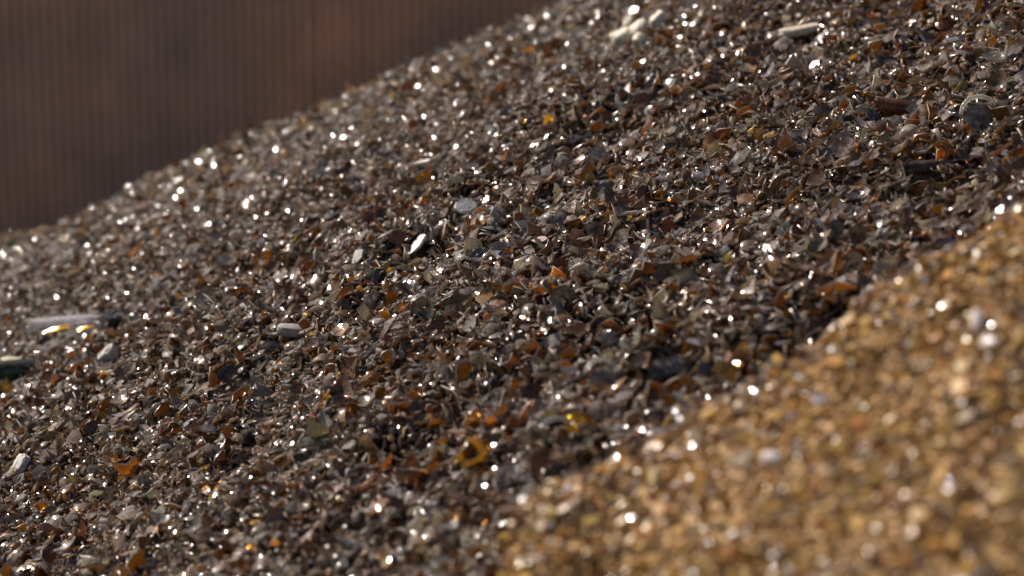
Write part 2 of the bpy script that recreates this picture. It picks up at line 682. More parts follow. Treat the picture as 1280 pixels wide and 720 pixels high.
def g_chunk(sx, sy, sz, seed, bev=0.18, rough=0.06):
    """angular lump with worn corners"""
    r_ = np.random.default_rng(seed)
    n = 7
    V, F = [], []
    idx = {}
    g = np.linspace(-1, 1, n)

    def vid(p):
        k = tuple(int(round(x * 6)) for x in p)
        if k not in idx:
            idx[k] = len(V)
            V.append(p)
        return idx[k]
    for ax in range(3):
        for sg in (-1, 1):
            for i in range(n - 1):
                for j in range(n - 1):
                    q = []
                    for (a, b) in ((i, j), (i + 1, j), (i + 1, j + 1), (i, j + 1)):
                        p = [0, 0, 0]
                        p[ax] = sg
                        p[(ax + 1) % 3] = g[a]
                        p[(ax + 2) % 3] = g[b]
                        q.append(vid(tuple(p)))
                    F.append(tuple(q) if sg > 0 else tuple(reversed(q)))
    A = np.array(V, float)
    ln = np.linalg.norm(A, axis=1)
    A = A * (1 - bev * np.clip((ln - 1.05) / 0.68, 0, 1))[:, None]
    # skew the block so no two faces are parallel
    A = A + 0.16 * np.outer(A[:, 0], r_.normal(size=3)) * np.array([0, 1, 1]) + 0.10 * np.outer(A[:, 1] * A[:, 2], r_.normal(size=3))
    A += r_.normal(0, rough, A.shape)
    return A * np.array([sx, sy, sz]) / 2, F, [0] * len(F)


def g_disc(Rr, th, dome=0.15, rim=0.0, n=36, rings=9, seed=1, wob=0.03):
    r_ = np.random.default_rng(seed)
    V, F, MI = [], [], []
    ph = r_.random(4) * 6.28
    for sg in (1, -1):
        b = len(V)
        V.append((0, 0, sg * th / 2 + dome * Rr))
        for q in range(1, rings + 1):
            rr = Rr * q / rings
            for i in range(n):
                a = 2 * math.pi * i / n
                k = 1 + wob * (math.sin(2 * a + ph[0]) + math.sin(3 * a + ph[1]) + 0.6 * math.sin(7 * a + ph[2]))
                zz = dome * Rr * (1 - (q / rings) ** 2) + sg * th / 2 + (rim if (sg > 0 and q >= rings - 2) else 0) * math.sin(math.pi * (q - (rings - 3)) / 3.2)
                V.append((rr * k * math.cos(a), rr * k * math.sin(a), zz))
        for i in range(n):
            i2 = (i + 1) % n
            f = (b, b + 1 + i, b + 1 + i2)
            F.append(f if sg > 0 else tuple(reversed(f))); MI.append(0)
            for q in range(rings - 1):
                o_ = b + 1 + q * n
                f = (o_ + i, o_ + n + i, o_ + n + i2, o_ + i2)
                F.append(f if sg > 0 else tuple(reversed(f))); MI.append(0)
    tb = 1 + (rings - 1) * n
    bb = 1 + rings * n + 1 + (rings - 1) * n
    b = len(V)
    V += V[tb:tb + n] + V[bb:bb + n]
    for i in range(n):
        i2 = (i + 1) % n
        F.append((b + i2, b + i, b + n + i, b + n + i2)); MI.append(1)
    return np.array(V), F, MI


def g_shard(size, elong, th, curv, K, seed, jag=0.3):
    global rng
    keep = rng
    rng = np.random.default_rng(seed)
    res = shard_batch(np.zeros((1, 3)), np.array([size]), np.array([elong]), np.array([th]), np.array([curv]), np.eye(3)[None], np.ones((1, 4)), K=K, jag=jag)
    rng = keep
    V = res[12][0]
    loops, tot, mi = res[9], res[10], res[11]
    F, p = [], 0
    for t in tot:
        F.append(tuple(loops[p:p + t])); p += t
    return V, F, list(mi)


LAND = []     # (world centre, radius) of every piece that is its own object, for clearing what lies over it
THINGS = []


def place(name, cat, label, px, py, geo, colr, angle=0, nrm=(0, 0.7, 0.7), lift=0.006, mats=None, dust=0.5, smooth=True, group=None, origin=None):
    V, F, MI = geo
    C0 = hit(px, py, lambda a, b: top_w(a, b) + lift) if origin is None else origin + NW * lift
    fr = axes(angle, nrm)
    l, s, t = faces_to_arrays(F)
    rad = float(np.linalg.norm(V, axis=1).max())
    cols = np.tile(np.array([[*colr, dust]]), (len(V), 1))
    me = mk_mesh(name, V @ fr, l, s, t, MI, [smooth and m == 0 for m in MI], cols, mats or [M_face, M_edge])
    o = link(name, me)
    o.location = C0
    tag(o, label, cat, group)
    LAND.append((C0, rad))
    q = pix(C0)
    THINGS.append((name, q[0], q[1], rad))
    return o


def m_at(px, py):            # metres per photo pixel at that spot
    return pix(hit(px, py))[2] / FPX


MC = [M_clear, M_edge]
MM = [M_matte, M_matte]
mp = lambda x, y, n: n * m_at(x, y)
AMB = (0.30, 0.10, 0.018)
DBR = (0.10, 0.04, 0.014)
GRY = (0.19, 0.165, 0.15)
BLU_ = (0.25, 0.26, 0.36)
CLR = (0.55, 0.55, 0.60)
ORG = (0.60, 0.22, 0.02)
YEL = (0.75, 0.50, 0.03)
WHT = (0.72, 0.70, 0.64)

# -- bottle wall lying at the left, its open end dark, yellow slivers coloured as the caustic light under it
x, y = 84, 401
place('bottle_fragment', 'bottle fragment', 'long clear half bottle lying on its side at the far left', x, y,
      g_tube(mp(x, y, 100), mp(x, y, 15), -1.0, 1.0, 0.003, jag=0.10, taper=-0.45), (0.80, 0.76, 0.78), angle=5, nrm=(0.0, 0.85, 0.5), lift=0.014, mats=[M_face, M_edge], dust=0.15)
for i, (x, y, w, lb) in enumerate([(70, 411, 46, 'longer yellow sliver coloured as focused sunlight under the long clear half bottle'), (104, 410, 34, 'shorter yellow sliver coloured as focused sunlight under the long clear half bottle')]):
    place('caustic_sliver', 'light streak', lb, x, y,
          g_shard(mp(x, y, w / 2), 5.5, 0.003, 3, 9, 70 + i), (0.85, 0.50, 0.02), angle=1, nrm=(-0.3, 0.65, 0.6), lift=0.026, mats=[M_face, M_face], dust=0.0, group='caustic streaks under the clear half bottle')
place('dark_bottle_end', 'bottle fragment', 'black jagged curl forming the dark open right end of the long clear half bottle', 138, 398,
      g_tube(mp(x, y, 20), mp(x, y, 12), -1.7, 1.2, 0.003, jag=0.35), (0.012, 0.014, 0.014), angle=40, nrm=(0.2, 0.6, 0.8), lift=0.008, dust=0.1)  # separate black curl makes the bottle's dark open end
x, y = 12, 460
place('bottle_fragment', 'bottle fragment', 'dark green lump of bottle wall at the left edge of the heap', x, y,
      g_tube(mp(x, y, 52), mp(x, y, 13), -1.5, 1.2, 0.004, jag=0.1), (0.03, 0.045, 0.035), angle=6, nrm=(0.1, 0.4, 0.9), lift=0.006, dust=0.2)
place('pale_flake', 'flake', 'cream flake on top of the dark green bottle lump at the left edge', 12, 449,
      g_shard(mp(x, y, 22), 2.8, 0.004, 4, 9, 4), (0.5, 0.46, 0.30), angle=8, nrm=(0, 0.9, 0.45), lift=0.02, mats=MM)
# -- chips of pale stone and ceramic
place('ceramic_chip', 'ceramic chip', 'bright white leaf shaped flake standing on edge among brown shards', 521, 306,
      g_shard(mp(521, 306, 20), 2.1, 0.004, 2, 9, 21, jag=0.2), (0.80, 0.78, 0.70), angle=68, nrm=(-0.62, 0.55, 0.5), lift=0.012, mats=MM)
place('stone_chip', 'stone chip', 'square beige block with a brown lower side, near the clear bottle wall', 135, 444,
      g_chunk(mp(135, 444, 25), mp(135, 444, 20), mp(135, 444, 17), 4), (0.50, 0.43, 0.35), angle=25, nrm=(-0.45, 0.75, 0.5), lift=0.012, mats=MM, smooth=False)
place('stone_chip', 'stone chip', 'upright pale beige slab chip near the lower left of the heap', 26, 581,
      g_chunk(mp(26, 581, 26), mp(26, 581, 17), mp(26, 581, 12), 6), (0.56, 0.50, 0.43), angle=68, nrm=(-0.7, 0.35, 0.6), lift=0.012, mats=MM, smooth=False)
place('stone_chip', 'stone chip', 'flat oval grey brown stone at mid left of the heap', 365, 412,
      g_chunk(mp(365, 412, 38), mp(365, 412, 20), mp(365, 412, 12), 8, bev=0.3), (0.26, 0.22, 0.18), angle=-12, nrm=(-0.1, 0.85, 0.5), lift=0.010, mats=MM)
place('stone_chip', 'stone chip', 'small pinkish white square chip standing on the dark shards', 873, 220,
      g_chunk(mp(873, 220, 16), mp(873, 220, 9), mp(873, 220, 9), 10), (0.62, 0.52, 0.46), angle=-4, nrm=(0, 0.5, 0.85), lift=0.012, mats=MM, smooth=False)
place('pebble', 'pebble', 'round pale pink pebble with a bright spot among dark amber shards', 1136, 166,
      g_chunk(mp(1136, 166, 24), mp(1136, 166, 20), mp(1136, 166, 17), 12, bev=0.42, rough=0.02), (0.62, 0.50, 0.45), angle=-20, nrm=(-0.3, 0.6, 0.75), lift=0.012, mats=[M_face, M_face], dust=0.8)
place('stone_slab', 'stone slab', 'long blurred cream slab near the top of the heap', 1000, 38,
      g_chunk(mp(1000, 38, 52), mp(1000, 38, 14), mp(1000, 38, 10), 14, bev=0.25), (0.56, 0.47, 0.34), angle=17, nrm=(-0.2, 0.85, 0.5), lift=0.016, mats=MM)
for i, (x, y, w, h, lb) in enumerate([
        (778, 47, 26, 13, 'largest of the blurred cream lumps near the crest, leftmost of its cluster'),
        (800, 36, 22, 13, 'blurred cream lump in the middle of the cluster near the crest'),
        (822, 24, 20, 11, 'upper right lump of the blurred cream cluster near the crest'),
        (799, 49, 13, 10, 'smallest lump low in the blurred cream cluster near the crest'),
        (786, 30, 12, 10, 'small upper left lump of the blurred cream cluster near the crest')]):
    place('cream_lump', 'stone chip', lb, x, y, g_chunk(mp(x, y, w), mp(x, y, h * 1.3), mp(x, y, h * 1.2), 30 + i, bev=0.22, rough=0.12), (0.80, 0.70, 0.54),
          angle=20 + 17 * i, nrm=(-0.5, 0.7, 0.5), lift=0.016, mats=MM, group='cream lumps near the crest')
place('pale_flake', 'flake', 'narrow pinkish white flake just above the glowing orange shard', 531, 202,
      g_shard(mp(531, 202, 17), 3.0, 0.004, 2, 8, 51), (0.70, 0.62, 0.55), angle=14, nrm=(-0.2, 0.9, 0.45), lift=0.014, mats=MM)
place('amber_shard', 'glass shard', 'glowing orange yellow shard just below the narrow pinkish flake', 531, 221,
      g_shard(mp(531, 221, 15), 1.4, 0.004, 6, 8, 52), (0.85, 0.42, 0.02), angle=10, nrm=(-0.1, 0.35, 0.95), lift=0.014, dust=0.0)
place('pale_flake', 'flake', 'pinkish flat flake in the middle of the heap, right of the white leaf flake', 676, 300,
      g_shard(mp(676, 300, 16), 2.4, 0.004, 4, 8, 53), (0.52, 0.38, 0.33), angle=12, nrm=(-0.2, 0.75, 0.6), lift=0.012, mats=MM)
place('pale_flake', 'flake', 'cream yellow sliver flake in front of the dark hollow', 753, 358,
      g_shard(mp(753, 358, 15), 2.6, 0.004, 4, 8, 54), (0.70, 0.58, 0.28), angle=-28, nrm=(-0.2, 0.7, 0.7), lift=0.012, mats=[M_face, M_edge], dust=0.4)
place('pale_flake', 'flake', 'small white flake with grey tail in the left middle of the heap', 447, 320,
      g_shard(mp(447, 320, 16), 2.0, 0.003, 4, 7, 55), (0.55, 0.49, 0.44), angle=80, nrm=(-0.5, 0.4, 0.7), lift=0.014, mats=MM)
place('pale_pebble', 'pebble', 'blurred pale pebble resting on the golden mound near its right edge', 1222, 402,
      g_chunk(mp(1222, 402, 17), mp(1222, 402, 28), mp(1222, 402, 17), 16, bev=0.4), (0.62, 0.53, 0.48), angle=5, nrm=(-0.3, 0.4, 0.8), lift=0.012, mats=MM)
place('pale_pebble', 'pebble', 'blurred pinkish white pebble low on the golden mound', 965, 573,
      g_chunk(mp(965, 573, 26), mp(965, 573, 18), mp(965, 573, 14), 17, bev=0.35), (0.72, 0.62, 0.56), angle=-25, nrm=(-0.3, 0.6, 0.7), lift=0.012, mats=MM)

# -- rims and rings of bottles
def base_with_rim(x, y, rim_geo, rim_nrm, rim_angle, rim_lift, label, disc_geo, disc_col, disc_nrm):
    o = place('broken_bottle_base', 'bottle base', label, x, y, disc_geo, disc_col, angle=3, nrm=disc_nrm, lift=0.010, mats=[M_face, M_edge], dust=0.8)
    V, F, MI = rim_geo
    l, s, t = faces_to_arrays(F)
    me = mk_mesh('rim', V @ axes(rim_angle, rim_nrm) + NW * rim_lift, l, s, t, MI, [m == 0 for m in MI], np.tile(np.array([[0.8, 0.78, 0.76, 0.9]]), (len(V), 1)), MC)
    link('rim', me, o)


base_with_rim(1227, 146, g_arc(mp(1227, 146, 24), 0.05, 3.1, mp(1227, 146, 2.6), mp(1227, 146, 4)), (0.0, 0.35, 0.95), 3, 0.004,
              'smoky glass disc under a large clear half ring, near the right edge', g_disc(mp(1227, 146, 21), 0.004, dome=0.1, seed=3), (0.20, 0.16, 0.165), (0.0, 0.5, 0.85))
base_with_rim(754, 474, g_arc(mp(754, 474, 20), 0.1, 3.05, mp(754, 474, 2.2), mp(754, 474, 3.2)), (0.0, 0.4, 0.9), -3, 0.006,
              'violet grey disc framed by a clear arched rim below the dark hollow', g_disc(mp(754, 474, 17), 0.004, dome=0.1, seed=5), (0.20, 0.16, 0.17), (0.0, 0.55, 0.8))
place('curved_glass_piece', 'curved glass', 'small round clear ring of glass high on the slope, blurred', 780, 123,
      g_arc(mp(780, 123, 9), 0, 2 * math.pi, mp(780, 123, 2.8), mp(780, 123, 3.4)), (0.75, 0.72, 0.72), angle=0, nrm=(-0.35, 0.35, 0.85), lift=0.018, mats=MC, dust=0.8)
place('glass_rod', 'glass fragment', 'dark rose brown rod of glass right of the small round clear ring', 802, 118,
      g_chunk(mp(802, 118, 26), mp(802, 118, 9), mp(802, 118, 8), 19, bev=0.3), (0.20, 0.12, 0.10), angle=14, nrm=(0, 0.7, 0.7), lift=0.012, mats=[M_face, M_face])
place('yellow_shard', 'glass shard', 'tiny bright yellow shard at the foot of the clear arched rim', 744, 484,
      g_shard(mp(744, 484, 7), 1.2, 0.004, 4, 7, 61), (0.85, 0.58, 0.02), angle=-20, nrm=(-0.2, 0.4, 0.9), lift=0.022, dust=0.0)
place('curved_glass_piece', 'curved glass', 'small clear upright crescent rim left of the dark hollow', 740, 448,
      g_arc(mp(740, 448, 13), -1.5, 1.3, mp(740, 448, 2.0), mp(740, 448, 3.0)), (0.6, 0.58, 0.58), angle=0, nrm=(-0.3, 0.25, 0.9), lift=0.014, mats=MC, dust=0.6)
place('curved_glass_piece', 'curved glass', 'clear bent rim at the lower middle, right of the dark amber shard', 697, 543,
      g_arc(mp(697, 543, 22), 1.0, 2.9, mp(697, 543, 2.6), mp(697, 543, 3.4)), CLR, angle=-12, nrm=(0.0, 0.5, 0.85), lift=0.016, mats=MC, dust=0.5)
place('curved_glass_piece', 'curved glass', 'tiny cream ring of glass in the middle of the heap', 580, 328,
      g_arc(mp(580, 328, 7), 0.3, 5.6, mp(580, 328, 1.7), mp(580, 328, 2.6)), (0.65, 0.62, 0.55), angle=20, nrm=(-0.2, 0.45, 0.85), lift=0.012, mats=[M_face, M_edge], dust=0.7)
place('glass_lens', 'glass disc', 'pale oval lens shaped piece of clear glass lying on the middle of the slope', 583, 258,
      g_disc(mp(583, 258, 15), 0.003, dome=0.12, rim=0.0012, seed=7, wob=0.05), (0.45, 0.46, 0.48), angle=25, nrm=(-0.15, 0.78, 0.6), lift=0.014, mats=MC, dust=1.0)
place('curved_glass_piece', 'curved glass', 'small clear crescent rim just under the pale oval lens', 577, 272,
      g_arc(mp(577, 272, 9), 3.0, 6.0, mp(577, 272, 1.3), mp(577, 272, 2.2)), CLR, angle=0, nrm=(0, 0.3, 0.95), lift=0.014, mats=MC, dust=0.5)

# -- large shards one can point to
S = lambda x, y, r, e, c, K, sd, th=0.0035: g_shard(mp(x, y, r), e, th, c, K, sd)
for (nm, lb, x, y, r, e, cv, an, nr, cl, du, ms) in [
    ('blue_grey_shard', 'upright blue grey curved shard above the pitted grey oval shard', 699, 388, 17, 1.9, 16, 72, (0.5, 0.3, 0.8), (0.24, 0.22, 0.25), 0.2, None),
    ('grey_shard', 'oval pitted grey shard facing forward below the blue grey shard', 694, 426, 18, 1.35, 6, 35, (-0.3, 0.55, 0.75), (0.36, 0.35, 0.34), 1.0, None),
    ('orange_shard', 'orange brown shard at the left end of the dark hollow', 776, 424, 17, 1.4, 10, 10, (-0.1, 0.2, 0.95), (0.42, 0.13, 0.015), 0.1, None),
    ('violet_shard', 'violet grey triangular shard lying in the middle of the heap', 622, 307, 18, 1.9, 3, 8, (0.1, 0.6, 0.75), (0.32, 0.29, 0.33), 0.3, None),
    ('blue_shard', 'small slate blue shard standing up beside an amber shard', 710, 310, 10, 1.2, 8, 70, (0.3, 0.3, 0.9), (0.26, 0.24, 0.30), 0.1, None),
    ('blue_shard', 'small lavender triangular shard left of the white leaf flake', 464, 329, 10, 1.3, 4, 40, (0.2, 0.5, 0.8), (0.36, 0.33, 0.42), 0.1, None),
    ('lavender_shard', 'long lavender sliver shard with a glint along its lower edge', 755, 233, 18, 3.0, 5, 32, (0.2, 0.6, 0.8), (0.25, 0.24, 0.33), 0.2, None),
    ('amber_shard', 'brown amber shard beside the small slate blue shard', 700, 330, 14, 1.3, 10, 20, (0, 0.3, 0.9), AMB, 0.3, None),
    ('amber_shard', 'large square rusty amber shard left of the centre', 745, 288, 16, 1.1, 8, 10, (-0.1, 0.35, 0.9), (0.22, 0.085, 0.025), 0.6, None),
    ('amber_shard', 'reddish amber pointed shard above the white leaf flake', 499, 296, 16, 1.3, 8, 35, (-0.1, 0.35, 0.9), (0.30, 0.085, 0.015), 0.3, None),
    ('ribbed_shard', 'violet brown ribbed block shard facing forward at the upper right', 1029, 139, 18, 1.5, 5, -5, (0.0, 0.3, 0.95), (0.18, 0.11, 0.095), 0.9, None),
    ('dark_shard', 'dark grey leaf shaped shard below the brown bottle neck piece', 1090, 142, 18, 1.7, 12, -35, (0.2, 0.5, 0.8), (0.13, 0.115, 0.10), 0.5, None),
    ('grey_shard', 'flat pale grey shard lying near the right edge under the half ring', 1226, 189, 22, 1.9, 5, 22, (-0.2, 0.75, 0.6), (0.26, 0.235, 0.22), 1.0, None),
    ('grey_shard', 'flat speckled grey shard in front of the brown bottle neck piece', 1116, 152, 17, 1.6, 5, -5, (-0.1, 0.6, 0.75), (0.22, 0.19, 0.15), 1.0, None),
    ('red_brown_shard', 'glossy red brown shard near the top right of the heap', 1184, 31, 17, 1.8, 10, 10, (-0.1, 0.45, 0.85), (0.30, 0.075, 0.02), 0.2, None),
    ('orange_shard', 'small glowing orange sliver at the right edge near the top', 1264, 53, 9, 3.0, 4, 8, (-0.1, 0.5, 0.85), (0.85, 0.42, 0.02), 0.0, None),
    ('amber_shard', 'round dark amber shard above the golden mound in the right middle', 1072, 294, 18, 1.2, 12, 60, (-0.2, 0.3, 0.9), (0.20, 0.09, 0.02), 0.4, None),
    ('grey_shard', 'smoky grey round shard left of the round dark amber shard', 1046, 283, 17, 1.3, 9, -10, (0.1, 0.45, 0.85), (0.24, 0.20, 0.175), 0.6, None),
    ('amber_shard', 'dark amber leaf shaped shard curving up at right of centre', 995, 286, 15, 1.5, 14, 65, (0.2, 0.3, 0.9), (0.15, 0.055, 0.015), 0.4, None),
    ('orange_shard', 'orange amber lump shard with glints, right of the pinkish flat flake', 834, 284, 13, 1.1, 10, 10, (0, 0.3, 0.95), (0.50, 0.17, 0.02), 0.1, None),
    ('blue_shard', 'blurred bluish shard at the back edge of the golden mound', 1183, 302, 12, 1.4, 4, 10, (0.1, 0.6, 0.8), (0.24, 0.26, 0.35), 0.2, None),
    ('blue_shard', 'bright blue grey shard in the upper right of the heap', 1065, 246, 13, 1.6, 4, 12, (0.1, 0.7, 0.7), (0.28, 0.27, 0.33), 0.1, None),
    ('blue_shard', 'blurred violet blue shard left of the mound edge', 881, 462, 17, 1.3, 5, 40, (0.2, 0.5, 0.8), (0.22, 0.20, 0.27), 0.1, None),
    ('amber_shard', 'large blurred dark amber shard low in the middle of the heap', 664, 489, 20, 1.5, 12, 12, (0.0, 0.25, 0.95), (0.17, 0.055, 0.012), 0.2, None),
    ('grey_shard', 'pale grey rounded shard with amber core in the lower middle', 670, 517, 17, 1.3, 10, 5, (0, 0.5, 0.85), (0.30, 0.22, 0.14), 0.7, None),
    ('amber_shard', 'large blurred orange brown shard where the heap meets the mound', 676, 578, 26, 1.2, 8, 60, (-0.1, 0.3, 0.95), (0.38, 0.14, 0.03), 0.2, None),
    ('amber_shard', 'orange brown shard at left with a pale rim', 221, 491, 12, 1.2, 10, 75, (-0.1, 0.3, 0.95), (0.42, 0.17, 0.02), 0.2, None),
    ('violet_lump', 'dark violet lump of glass in the left lower heap', 283, 466, 21, 2.2, 12, 28, (0.1, 0.4, 0.85), (0.16, 0.12, 0.13), 0.4, None),
    ('violet_lump', 'dark plum coloured glossy lump with bright glints at its left end', 337, 432, 17, 1.8, 14, -8, (-0.1, 0.5, 0.85), (0.15, 0.11, 0.115), 0.2, None),
    ('grey_shard', 'broad blurred blue grey shard at the bottom left of centre', 392, 552, 22, 2.0, 5, 5, (0, 0.6, 0.8), (0.20, 0.21, 0.20), 0.9, None),
    ('clear_shard', 'pale lilac bar shaped shard with a bright right end, lower left', 272, 560, 18, 3.4, 4, -22, (0, 0.6, 0.8), (0.42, 0.36, 0.36), 0.6, None),
    ('clear_shard', 'pale violet lens shaped shard in the lower left heap', 260, 536, 14, 2.0, 6, 0, (0, 0.7, 0.7), (0.30, 0.28, 0.33), 0.4, None),
    ('amber_shard', 'flat brown amber shard with grey rim, left of the blue grey upright shard', 566, 388, 17, 1.6, 8, 5, (-0.1, 0.5, 0.85), (0.24, 0.11, 0.03), 0.5, None),
    ('grey_shard', 'pinkish grey triangular shard beside the flat brown amber shard', 582, 365, 15, 2.0, 5, 25, (-0.2, 0.6, 0.75), (0.30, 0.25, 0.24), 0.8, None),
    ('rust_shard', 'rust coloured block shard with a lit top in the upper middle', 600, 203, 10, 1.3, 5, 30, (-0.1, 0.4, 0.9), (0.24, 0.09, 0.03), 0.3, None),
    ('clear_shard', 'tall narrow mauve shard standing upright in the upper middle', 688, 190, 14, 2.2, 10, 82, (0.3, 0.3, 0.9), (0.26, 0.20, 0.20), 0.4, None),
]:
    place(nm, 'glass shard', lb, x, y, S(x, y, r, e, cv, 10, x + y), cl, angle=an, nrm=nr, lift=0.012, mats=ms, dust=du)

place('brown_bottle_piece', 'bottle fragment', 'glossy brown bottle neck piece with a sunlit streak near the upper right', 1119, 128,
      g_tube(mp(1119, 128, 44), mp(1119, 128, 10), -1.7, 1.7, 0.0035, jag=0.08), (0.24, 0.085, 0.018), angle=-18, nrm=(-0.1, 0.6, 0.8), lift=0.014, dust=0.15)
x, y = 812, 428
place('bottle_fragment', 'bottle fragment', 'long dark plum bottle wall piece lying in the dark hollow', x, y,
      g_tube(mp(x, y, 92), mp(x, y, 15), -0.9, 1.1, 0.004, jag=0.08, taper=0.4), (0.07, 0.035, 0.03), angle=14, nrm=(0.15, 0.35, 0.9), lift=0.004, dust=0.2)
place('bottle_fragment', 'bottle fragment', 'pale smoky curved wall piece in front of the long dark plum piece', 838, 452,
      g_tube(mp(838, 452, 56), mp(838, 452, 22), -0.8, 0.8, 0.003, jag=0.12), (0.30, 0.26, 0.25), angle=15, nrm=(-0.1, 0.75, 0.6), lift=0.004, dust=0.5)
place('bottle_fragment', 'bottle fragment', 'long brown curved piece lying above a dark gap at the right', 1150, 206,
      g_tube(mp(1150, 206, 52), mp(1150, 206, 9), -1.0, 1.2, 0.0035, jag=0.1), (0.085, 0.035, 0.014), angle=14, nrm=(0.1, 0.6, 0.8), lift=0.010, dust=0.3)
N_LAND = len(THINGS)

# ---- the largest of the ordinary shards, each its own object
LANDPHRASE = [
    (82, 402, 'the long clear bottle wall'), (521, 306, 'the white leaf flake'), (135, 444, 'the square beige block'),
    (26, 581, 'the upright beige slab chip'), (365, 412, 'the oval grey brown stone'), (1227, 146, 'the large half ring rim'),
    (780, 123, 'the small round clear ring'), (754, 474, 'the clear arched rim'), (583, 258, 'the pale oval lens'),
    (699, 388, 'the upright blue grey shard'), (812, 428, 'the dark hollow'), (1119, 128, 'the brown bottle neck piece'),
    (531, 221, 'the glowing orange shard'), (1000, 38, 'the cream slab'), (800, 36, 'the cream lump cluster'),
    (1222, 402, 'the pale pebble on the mound'), (965, 573, 'the pinkish pebble on the mound'), (283, 466, 'the dark violet lump'),
    (676, 578, 'the large orange brown shard'), (1226, 189, 'the flat pale grey shard'), (873, 220, 'the pinkish square chip'),
    (1072, 294, 'the round dark amber shard'), (392, 552, 'the broad blue grey shard'), (676, 300, 'the pinkish flat flake'),
    (1183, 302, 'the blurred bluish shard'), (664, 489, 'the large dark amber shard'), (1184, 31, 'the glossy red brown shard'),
    (447, 320, 'the small white tailed flake'), (881, 462, 'the violet blue shard'), (1029, 139, 'the ribbed block shard'),
]
KIND = [('dark brown', 'brown_shard'), ('amber', 'amber_shard'), ('orange', 'orange_shard'), ('yellow', 'yellow_shard'),
        ('dusty grey brown', 'dusty_shard'), ('pale dusty', 'pale_shard'), ('olive', 'olive_shard'), ('cool clear', 'clear_shard'), ('pinkish', 'pink_shard')]
GKIND = [('golden', 'golden_chip'), ('pale gold', 'golden_chip'), ('orange brown', 'orange_chip'), ('dark brown', 'brown_chip'), ('grey', 'grey_chip'), ('bluish', 'blue_chip'), ('cream', 'cream_chip')]
used = {}


def describe(px, py, kind, elong, curved, on):
    i = min(range(len(LANDPHRASE)), key=lambda k: (LANDPHRASE[k][0] - px) ** 2 + (LANDPHRASE[k][1] - py) ** 2)
    lx, ly, ph = LANDPHRASE[i]
    dx, dy = px - lx, py - ly
    d = math.hypot(dx, dy)
    dirs = ['right of', 'above and right of', 'straight above', 'above and left of', 'left of', 'below and left of', 'straight below', 'below and right of']
    k = int(round(math.degrees(math.atan2(-dy, dx)) / 45)) % 8
    near = 'just ' if d < 32 else ('a little ' if d < 62 else ('' if d < 105 else 'well '))
    shape = ('long ' if elong > 1.7 else '') + ('curved' if curved else 'flat')
    lb = f'{shape} {kind} {on} {near}{dirs[k]} {ph}'
    if len(lb.split()) > 10: lb = f'{shape} {kind} {near}{dirs[k]} {ph}'
    if len(lb.split()) > 15: lb = lb.replace('a little ', '')
    return lb


pts = []
tries = 0
occupied = [(t[1], t[2], t[3] * 950) for t in THINGS]
while len(pts) < 232 and tries < 60000:
    tries += 1
    px, py = random.uniform(-5, 1285), random.uniform(8, 722)
    if 0.399 * px + 0.917 * py < 292: continue
    if random.random() > (0.35 + 0.65 * min(1, (0.399 * px + 0.917 * py - 275) / 260)): continue
    if all((px - a) ** 2 + (py - b) ** 2 > ((32 if c > 14.5 else 24) + 0.8 * c) ** 2 for a, b, c in occupied):
        P = hit(px, py)
        occupied.append((px, py, 14))
        pts.append((px, py, P))
for i, (px, py, P) in enumerate(pts):
    q = local(P)
    on_mound = mound_w(q[0], q[1]) > heap_w(q[0], q[1])
    for att in range(40):
        if on_mound:
            c, k = pick(GOLD, 1)
            kind, nm = GKIND[int(k[0])]
            size = random.uniform(0.008, 0.0125)
            el = random.choice([1.15, 1.3, 1.9])
            th = random.uniform(0.004, 0.007)
            cv = random.choice([0.0, 9.0])
            grp, noun, cat = 'chips on the golden mound', 'chip', 'glass chip'
            mats = [M_gold, M_goldedge]
        else:
            c, k = pick(PAL, 1)
            kind, nm = KIND[int(k[0])]
            size = random.uniform(0.018, 0.025)
            el = random.choice([1.15, 1.35, 1.5, 1.9, 2.6])
            th = random.uniform(0.0018, 0.003)
            cv = random.choice([-20.0, 12.0, 18.0, 26.0])
            grp, noun, cat = 'large shards lying on the glass heap', 'shard', 'glass shard'
            mats = [M_face if kind not in ('cool clear',) else M_clear, M_edge]
        lb = describe(px, py, kind + ' ' + noun, el, cv > 5, 'lying' if not on_mound else 'sitting')
        if lb not in used: break
    if lb in used:
        lb = lb.replace(noun, 'small ' + noun if size < used[lb] else 'broad ' + noun, 1)
    used[lb] = size
    geo = g_shard(size, el, th, cv, random.choice([7, 8, 9, 10]), 1000 + i, jag=0.32)
    tilt = R(random.uniform(5, 70))
    az = random.uniform(0, 2 * math.pi)
    nl = math.sin(tilt) * math.cos(az) * SW - math.sin(tilt) * abs(math.sin(az)) * TW + math.cos(tilt) * NW
    nr = (nl @ RIGHT, nl @ UP, -(nl @ FWD))
    place(nm, cat, lb, px, py, geo, c[0, :3], angle=random.uniform(-60, 80), nrm=nr, lift=random.uniform(0.006, 0.014),
          mats=mats, dust=float(c[0, 3]), group=grp, origin=P)

# ---- the uncountable rest
def cleared(P):
    """drop what would lie on top of a separately built piece"""
    keep = np.ones(len(P), bool)
    for k, (c, r) in enumerate(LAND):
        d = CAM - c
        d = d / np.linalg.norm(d)
        v = P - c
        along = v @ d
        perp = np.linalg.norm(v - along[:, None] * d, axis=1)
        rr = r * (0.8 if k < N_LAND else 0.5)
        keep &= ~((along > 0.0) & (along < 0.07) & (perp < rr))
        if k < N_LAND:
            keep &= ~((np.abs(along) < 0.02) & (perp < rr * 0.8))
    return keep


